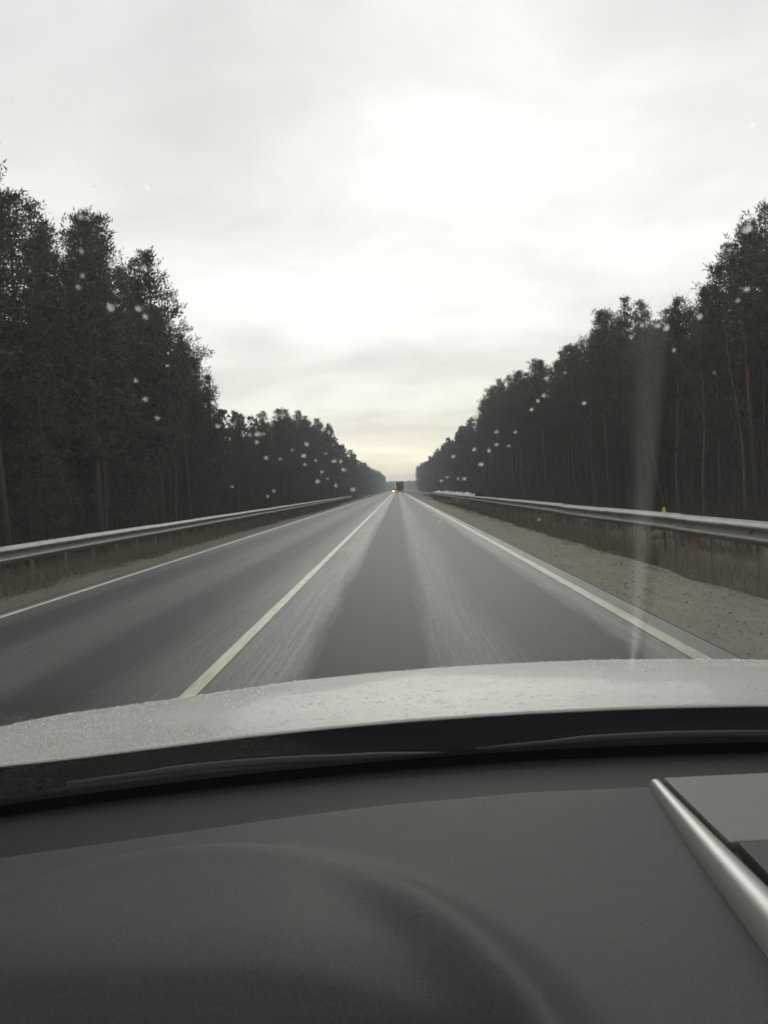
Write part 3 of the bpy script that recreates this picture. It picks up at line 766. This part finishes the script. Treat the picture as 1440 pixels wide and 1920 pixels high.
# cowl, wipers
def ws_base(X): u = X - CX; return 1.272 - 0.128 * (u / 0.8) ** 2
COWL = material('cowl_plastic', (0.014, 0.016, 0.018), 0.75, spec=0.12)
CP = np.zeros((80, 14, 3))
for i, u in enumerate(np.linspace(-1.15, 1.15, 80)):
    v0 = float(ws_base(CX + u)) - 0.03; vr = 1.405 - 0.115 * min(abs(u), 1.0) ** 2; v1 = vr + 0.10; z1 = float(bonnet_z(CX + u, v1)) - 0.022
    for j in range(14):
        f = j / 13; CP[i, j] = (CX + u, v0 + (v1 - v0) * f, 0.968 + (z1 - 0.968) * f ** 1.3 - 0.016 * math.sin(f * 3.14) + 0.002 * math.sin(f * 26))
clink('cowl', grid_mesh('cowl', CP[::-1], COWL, thick=0.004))
WIP = material('wiper_black', (0.030, 0.032, 0.034), 0.5, spec=0.4)
def wiper(x0, x1, v0, v1, z0, z1):
    pts = [(x0 + (x1 - x0) * t, v0 + (v1 - v0) * t + 0.008 * math.sin(t * 3.1), z0 + (z1 - z0) * t + 0.010 * math.sin(t * 3.14)) for t in np.linspace(0, 1, 12)]
    w = clink('wiper_arm', MB().tube(pts, [0.011] * 3 + [0.009] * 6 + [0.006] * 3, 8).me('wiper_arm', WIP, smooth=True))
    p2 = [(a - 0.02, b - 0.012, c - 0.006) for a, b, c in pts[3:]]
    b_ = clink('wiper_blade', MB().tube(p2, [0.006] * len(p2), 6).me('wiper_blade', RUB, smooth=True))
    return w
wiper(0.70, 0.10, 1.30, 1.315, 0.985, 0.990)
wiper(0.05, -0.52, 1.30, 1.275, 0.985, 0.980)

# windscreen: 5 mm curved pane
WS_A, WS_B = 0.50, 0.11
def ws_z(X, v):
    t = ws_base(X) - v
    return 0.992 + WS_A * t + WS_B * t * t
def mat_glass():
    m = bpy.data.materials.new('windscreen_glass'); m.use_nodes = True; t = m.node_tree; t.nodes.clear()
    n = t.nodes.new; l = t.links.new
    o = n('ShaderNodeOutputMaterial'); mx = n('ShaderNodeMixShader'); tr_ = n('ShaderNodeBsdfTransparent'); gl = n('ShaderNodeBsdfGlossy')
    tr_.inputs[0].default_value = (0.975, 0.985, 0.975, 1); gl.inputs['Roughness'].default_value = 0.02
    ge = n('ShaderNodeNewGeometry'); dt = n('ShaderNodeVectorMath'); dt.operation = 'DOT_PRODUCT'
    l(ge.outputs['Normal'], dt.inputs[0]); l(ge.outputs['Incoming'], dt.inputs[1])
    def mt(op, a, b):
        q = n('ShaderNodeMath'); q.operation = op
        for i, v in enumerate((a, b)):
            if v is None: continue
            if isinstance(v, (int, float)): q.inputs[i].default_value = v
            else: l(v, q.inputs[i])
        return q.outputs[0]
    c = mt('ABSOLUTE', dt.outputs['Value'], None); p = mt('POWER', mt('SUBTRACT', 1.0, c), 5.0)
    f = mt('ADD', mt('MULTIPLY', p, 0.955), 0.045)
    l(f, mx.inputs[0]); l(tr_.outputs[0], mx.inputs[1]); l(gl.outputs[0], mx.inputs[2]); l(mx.outputs[0], o.inputs[0])
    return m
WGLASS = mat_glass()
nu, nv = 60, 50; WP = np.zeros((nu, nv, 3))
for i, uf in enumerate(np.linspace(-1, 1, nu)):
    for j, t in enumerate(np.linspace(0, 1, nv)):
        w_ = 0.86 - 0.20 * t; X = CX + uf * w_; v = ws_base(X) - (1.13 - 0.128 * (uf * 0.8) ** 2 * 0.6) * t
        WP[i, j] = (X, v, ws_z(X, v))
ws = clink('windscreen', grid_mesh('windscreen', WP, WGLASS, thick=0.004))
# A pillars, roof and header around it
PIL = material('pillar_trim', (0.10, 0.10, 0.095), 0.8)
for i0 in (0, nu - 1):
    pts = [tuple(WP[i0, j] + np.array([(-0.03 if i0 == 0 else 0.03), 0, 0])) for j in range(0, nv, 4)]
    clink('pillar', MB().tube(pts, [0.035] * len(pts), 8).me('pillar', PIL, smooth=True))
RP = np.zeros((14, 8, 3)); 
for i, uf in enumerate(np.linspace(-1, 1, 14)):
    for j, t in enumerate(np.linspace(0, 1, 8)):
        e0 = WP[int(round((uf + 1) / 2 * (nu - 1))), nv - 1]; RP[i, j] = (CX + uf * (0.66 - 0.02 * t), e0[1] + 0.0 - 1.6 * t, e0[2] + 0.02 + 0.05 * math.sin(t * 2.2))
clink('roof', grid_mesh('roof', RP, BONNET, thick=0.03))

def ws_hit(px, py):
    r = ray(px, py); lo, hi = 0.05, 1.6
    for _ in range(40):
        mid = (lo + hi) / 2; p = r * mid
        inside = p.y < float(ws_base(p.x)) and H_CAM + p.z < float(ws_z(p.x, p.y))
        if inside: lo = mid
        else: hi = mid
    p = r * lo; P = Vector((p.x, p.y, H_CAM + p.z))
    e = 0.004; zx = (ws_z(P.x + e, P.y) - ws_z(P.x - e, P.y)) / (2 * e); zy = (ws_z(P.x, P.y + e) - ws_z(P.x, P.y - e)) / (2 * e)
    nrm = Vector((-zx, -zy, 1)).normalized()
    return P, nrm
GLASSW = bpy.data.materials.new('rain_water'); GLASSW.use_nodes = True
b = GLASSW.node_tree.nodes['Principled BSDF']; b.inputs['Base Color'].default_value = (1, 1, 1, 1); b.inputs['Roughness'].default_value = 0.75
b.inputs['Transmission Weight'].default_value = 1.0; b.inputs['IOR'].default_value = 1.33
_t = GLASSW.node_tree; _mx = _t.nodes.new('ShaderNodeMixShader'); _tr = _t.nodes.new('ShaderNodeBsdfTransparent'); _mx.inputs[0].default_value = 0.22
_t.links.new(_tr.outputs[0], _mx.inputs[1]); _t.links.new(b.outputs[0], _mx.inputs[2]); _t.links.new(_mx.outputs[0], _t.nodes['Material Output'].inputs['Surface'])
FILMG = GLASSW.copy(); FILMG.name = 'film_of_water'; FILMG.node_tree.nodes[_mx.name].inputs[0].default_value = 0.13
def drop_mesh(seed):
    rs = random.Random(seed); V = []; F_ = []; k = 12; lv = [(1.0, 0.0), (0.93, 0.22), (0.72, 0.42), (0.40, 0.55)]
    ph = rs.uniform(0, 6.28); el = rs.uniform(1.0, 1.5)
    for s_, h in lv:
        for j in range(k):
            a = 2 * math.pi * j / k; w_ = 1 + 0.10 * math.sin(2 * a + ph) + 0.05 * math.sin(3 * a + ph * 2)
            V.append((math.cos(a) * s_ * w_, math.sin(a) * s_ * w_ * el, h))
    V.append((0, 0, 0.60)); V.append((0, 0, 0))
    for i in range(3):
        for j in range(k): F_.append((i * k + j, i * k + (j + 1) % k, (i + 1) * k + (j + 1) % k, (i + 1) * k + j))
    for j in range(k): F_.append((3 * k + j, 3 * k + (j + 1) % k, 4 * k)); F_.append(((j + 1) % k, j, 4 * k + 1))
    me = bpy.data.meshes.new('raindrop'); me.from_pydata(V, [], F_); me.materials.append(GLASSW)
    me.polygons.foreach_set('use_smooth', [True] * len(me.polygons)); return me
DROPS = [drop_mesh(i) for i in range(5)]
DP = [(173,352,.8),(278,352,.8),(237,393,.5),(290,437,.5),(152,408,1),(208,578,1.5),(260,580,1.1),(153,473,.7),(210,495,1),(270,503,1),(155,518,.7),(147,540,.8),
 (273,595,1),(323,610,.8),(315,687,.7),(255,715,.9),(273,750,1.1),(295,785,.9),(407,670,.7),(437,797,1.1),(427,789,.9),(409,800,1.1),(422,790,.7),(484,815,1.4),(494,815,.8),
 (457,817,.8),(469,817,.8),(482,830,.9),(499,860,1),(526,862,.8),(575,834,1.1),(570,856,1.2),(572,872,.8),(592,865,.7),(627,866,1.3),(639,866,.9),(645,882,1.1),(604,886,.8),
 (596,904,1.2),(614,899,.7),(630,912,.9),(662,919,1.3),(514,922,.8),(502,932,.8),(435,914,.8),(625,819,.9),(606,807,.9),(617,812,.8),(634,829,.8),(612,852,.6),
 (1009,753,.8),(1020,743,.9),(997,769,.8),(1096,757,.8),(931,811,1),(967,811,.7),(889,844,1),(917,846,1),(931,835,.9),(954,837,.8),(850,857,1),(902,872,1.3),(871,899,1.1),
 (839,896,.8),(828,903,1),(859,899,.8),(1011,975,.9),(882,787,.6),(888,764,.6),(1024,711,.9),(825,978,.9),(789,958,.7),(811,967,.6),(1401,431,1.8),(1400,544,1.3),(1384,565,.8),
 (1312,595,1.2),(1293,555,1.3),(1307,545,1),(1233,612,1.3),(1250,616,1.3),(1243,591,.9),(1204,611,.8),(1095,758,.7),(1368,470,.8),(1264,658,.8),(20,190,.6),(1410,235,.8),(730,735,.8),
 (425,1235,.6),(405,1265,.6),(360,1290,.5),(470,1060,.6),(460,1098,.5),(433,1125,.5),(295,1110,.5),(672,870,.6),(548,845,.5),(1180,620,.5),(1060,700,.5),(1340,700,.5)]
for i, (x, y, s_) in enumerate(DP):
    P, nrm = ws_hit(x, y)
    d = clink('raindrop', DROPS[i % 5], ws)
    r_ = 0.0012 * s_
    d.location = P + nrm * 0.0006; d.rotation_euler = nrm.to_track_quat('Z', 'Y').to_euler(); d.scale = (r_, r_, r_ * 0.8)
# unwiped, beaded corner of the glass at the lower left, plus fine specks over the whole pane
pos, nr, rd = [], [], []
def arc_y(x): return np.interp(x, [0, 130, 300, 480, 560, 640, 720], [1340, 1342, 1352, 1372, 1388, 1412, 1440])
while len(pos) < 9000:
    x = random.uniform(-60, 700); y = random.uniform(1335, 1500)
    if y < arc_y(x) + random.gauss(3, 4): continue
    if (H_CAM + ws_hit(x, y)[0].z - H_CAM) < 1.012: continue
    P, nrm = ws_hit(x, y); pos.append(P + nrm * 0.0004); nr.append(nrm); rd.append(random.uniform(0.0005, 0.0015))
for _ in range(300):
    x = random.uniform(0, 1440); y = random.uniform(420, 1420); P, nrm = ws_hit(x, y)
    pos.append(P + nrm * 0.0004); nr.append(nrm); rd.append(random.uniform(0.0002, 0.0005))
V, Fb = bead_cloud(np.array(pos), np.array(nr), np.array(rd), 0.5)
clink('water_film', mesh_np('water_film', V, Fb, [FILMG], smooth=True), ws, kind='stuff')

# black seal along the foot of the glass
SEAL = material('rubber_seal', (0.006, 0.006, 0.007), 0.7, spec=0.2)
mb = MB(); pr = []
for u in np.linspace(-0.86, 0.86, 50):
    X = CX + u; v = ws_base(X)
    pr.append([(X, v + 0.012, 0.985), (X, v - 0.030, 1.0155), (X, v - 0.036, 1.012), (X, v - 0.034, 0.985)])
for i, q in enumerate(pr):
    mb.v += q
    if i: 
        for j in range(4): mb.f.append(((i - 1) * 4 + j, (i - 1) * 4 + (j + 1) % 4, i * 4 + (j + 1) % 4, i * 4 + j))
clink('seal', mb.me('seal', SEAL))

# dashboard
def mat_dash(name, c, sc=900):
    m = material(name, c, 0.62, spec=0.35); g = G(m)
    n1 = g.noise(sc, 3, g.coords()); n2 = g.noise(6, 3, g.coords()); n3 = g.noise(420, 2, g.coords())
    c2 = tuple(q * 1.25 for q in c); c3 = tuple(q * 0.45 for q in c)
    g.l(g.mix(g.ramp(n3, [(0.42, 0.4), (0.58, 0.0)]), g.mix(g.ramp(n2, [(0.35, 0.0), (0.7, 1.0)]), c, c2), c3), g.b.inputs['Base Color'])
    g.bump(g.math('ADD', n1, n3), 0.45, 0.0008)
    return m
DASH = mat_dash('dash_vinyl', (0.036, 0.036, 0.034)); DASHF = mat_dash('dash_front_vinyl', (0.011, 0.011, 0.0115)); DASHF.node_tree.nodes['Principled BSDF'].inputs['Specular IOR Level'].default_value = 0.2
pad_x = [-1.2, -0.75, -0.44, -0.13, -0.035, 0.144, 0.29, 0.424, 0.80, 1.3]
pad_v = [0.62, 0.80, 0.908, 0.988, 1.008, 1.029, 1.026, 1.024, 0.96, 0.80]
def pad_edge(X): return float(np.interp(X, pad_x, pad_v))
def sm(a, b, x): t = min(1, max(0, (x - a) / (b - a))); return t * t * (3 - 2 * t)
def dash_z(X, v):
    z = 1.030 - 0.05 * max(0, 0.85 - v) * 0.0
    r = math.hypot((X + 0.205) / 0.295, (min(v, 9) - 0.45) / 0.385)
    z += 0.043 * (1 - sm(0.88, 1.20, r))
    ins = 1 - sm(0.80, 0.99, r)
    z -= ins * (0.002 + 1.9 * max(0, 0.66 - v) ** 2 + 0.052 * sm(-0.12, 0.10, X))
    z -= 0.020 * sm(0.60, 0.555, v + 0.10 * X) * ins if False else 0.022 * (1 - sm(0.545, 0.60, v + 0.04 * X)) * ins
    e = pad_edge(X) - v
    if e < 0.012: z -= 0.010 * (1 - max(e, 0) / 0.012) ** 2
    return z
nu2, nv2 = 150, 110; DPm = np.zeros((nu2, nv2, 3))
for i, X in enumerate(np.linspace(-0.72, 1.15, nu2)):
    pe = pad_edge(X)
    for j, t in enumerate(np.linspace(0, 1, nv2)):
        v = pe - (pe - 0.30) * t ** 1.25; DPm[i, j] = (X, v, dash_z(X, v))
clink('dashboard', grid_mesh('dashboard', DPm, DASH, thick=0.02))
FPm = np.zeros((100, 16, 3))
for i, X in enumerate(np.linspace(-0.72, 1.15, 100)):
    pe = pad_edge(X) - 0.004; wb = float(ws_base(X)) - 0.030
    for j, t in enumerate(np.linspace(0, 1, 16)):
        v = pe + (wb - pe) * t; FPm[i, j] = (X, v, 1.004 - 0.006 * t + 0.007 * (1 - t) ** 6 - 0.010 * math.sin(t * math.pi))
clink('defroster_panel', grid_mesh('defroster_panel', FPm[::-1], DASHF, thick=0.01))

# silver trim strip, speaker panel, display lid at the right
SILV = material('silver_trim', (0.42, 0.415, 0.40), 0.44, 0.70, 0.4)
def trim_mesh(w_scale, h_scale, side_only=False):
    V = []; F_ = []; prof = [(-0.62, -0.4), (-0.60, 0.35), (-0.50, 0.80), (-0.28, 1.0), (0.05, 1.0), (0.32, 0.90), (0.46, 0.66), (0.50, 0.2), (0.50, -0.4)]
    ns_ = 40
    for i in range(ns_):
        t = i / (ns_ - 1); v = 1.028 - 0.60 * t
        X = 0.2885 - 0.008 * math.sin(min(t * 2.2, 1.5)); w_ = (0.010 + 0.031 * t ** 0.9) * w_scale; h = (0.010 + 0.030 * t) * h_scale
        if i == 0: w_ *= 0.6; h *= 0.4
        for a, b_ in prof: V.append((X + a * w_, v, 1.030 + b_ * h))
    k = len(prof)
    for i in range(ns_ - 1):
        for j in range(k - 1): F_.append((i * k + j, (i + 1) * k + j, (i + 1) * k + j + 1, i * k + j + 1))
    F_.append(tuple(range(k)))
    m = bpy.data.meshes.new('trim_strip'); m.from_pydata(V, [], F_); m.materials.append(SILV)
    m.polygons.foreach_set('use_smooth', [True] * len(m.polygons)); return m
clink('trim_strip', trim_mesh(1, 1))
def mat_grille():
    m = material('speaker_cloth', (0.15, 0.148, 0.14), 0.6, spec=0.4); g = G(m)
    v = g.n('ShaderNodeTexVoronoi'); v.inputs['Scale'].default_value = 330; v.inputs['Randomness'].default_value = 0.15; g.l(g.coords(), v.inputs['Vector'])
    d = g.ramp(v.outputs['Distance'], [(0.25, 0.0), (0.42, 1.0)])
    g.l(g.mix(d, (0.10, 0.10, 0.095), (0.185, 0.183, 0.175)), g.b.inputs['Base Color']); g.bump(d, 0.4, 0.001)
    return m
def panel(name, x0, x1, v0, v1, z, mat, th=0.012, skew=0.0, bev=0.004):
    mb = MB(); mb.v = [(x0, v0, z - th), (x1, v0, z - th), (x1, v1, z - th), (x0 + skew, v1, z - th), (x0, v0, z), (x1, v0, z), (x1, v1, z), (x0 + skew, v1, z)]
    mb.f = [(0, 3, 2, 1), (4, 5, 6, 7), (0, 1, 5, 4), (1, 2, 6, 5), (2, 3, 7, 6), (3, 0, 4, 7)]
    return clink(name, mb.me(name, mat, bevel=bev))
panel('speaker_grille', 0.305, 0.86, 0.832, 1.020, 1.040, mat_grille(), 0.02, -0.006)
panel('display_lid', 0.309, 0.86, 0.40, 0.822, 1.044, mat_dash('lid_plastic', (0.050, 0.052, 0.052)), 0.02)
panel('panel_gap', 0.300, 0.88, 0.38, 1.024, 1.0325, material('gap_black', (0.008, 0.008, 0.009), 0.7), 0.01, 0.0, 0.001)

# ------------------------------------------------------------------ haze: one closed box round everything
hz = bpy.data.materials.new('haze'); hz.use_nodes = True; t = hz.node_tree; t.nodes.clear()
o = t.nodes.new('ShaderNodeOutputMaterial'); pvn = t.nodes.new('ShaderNodeVolumePrincipled')
pvn.inputs['Color'].default_value = (0.86, 0.92, 1.0, 1); pvn.inputs['Density'].default_value = 0.0007; pvn.inputs['Anisotropy'].default_value = 0.1
t.links.new(pvn.outputs[0], o.inputs['Volume'])
link('haze', MB().box((0, 830, 12), (1820, 1800, 29)).me('haze', hz), kind='stuff', label='thin pale rain haze over the road and forest', category='haze')
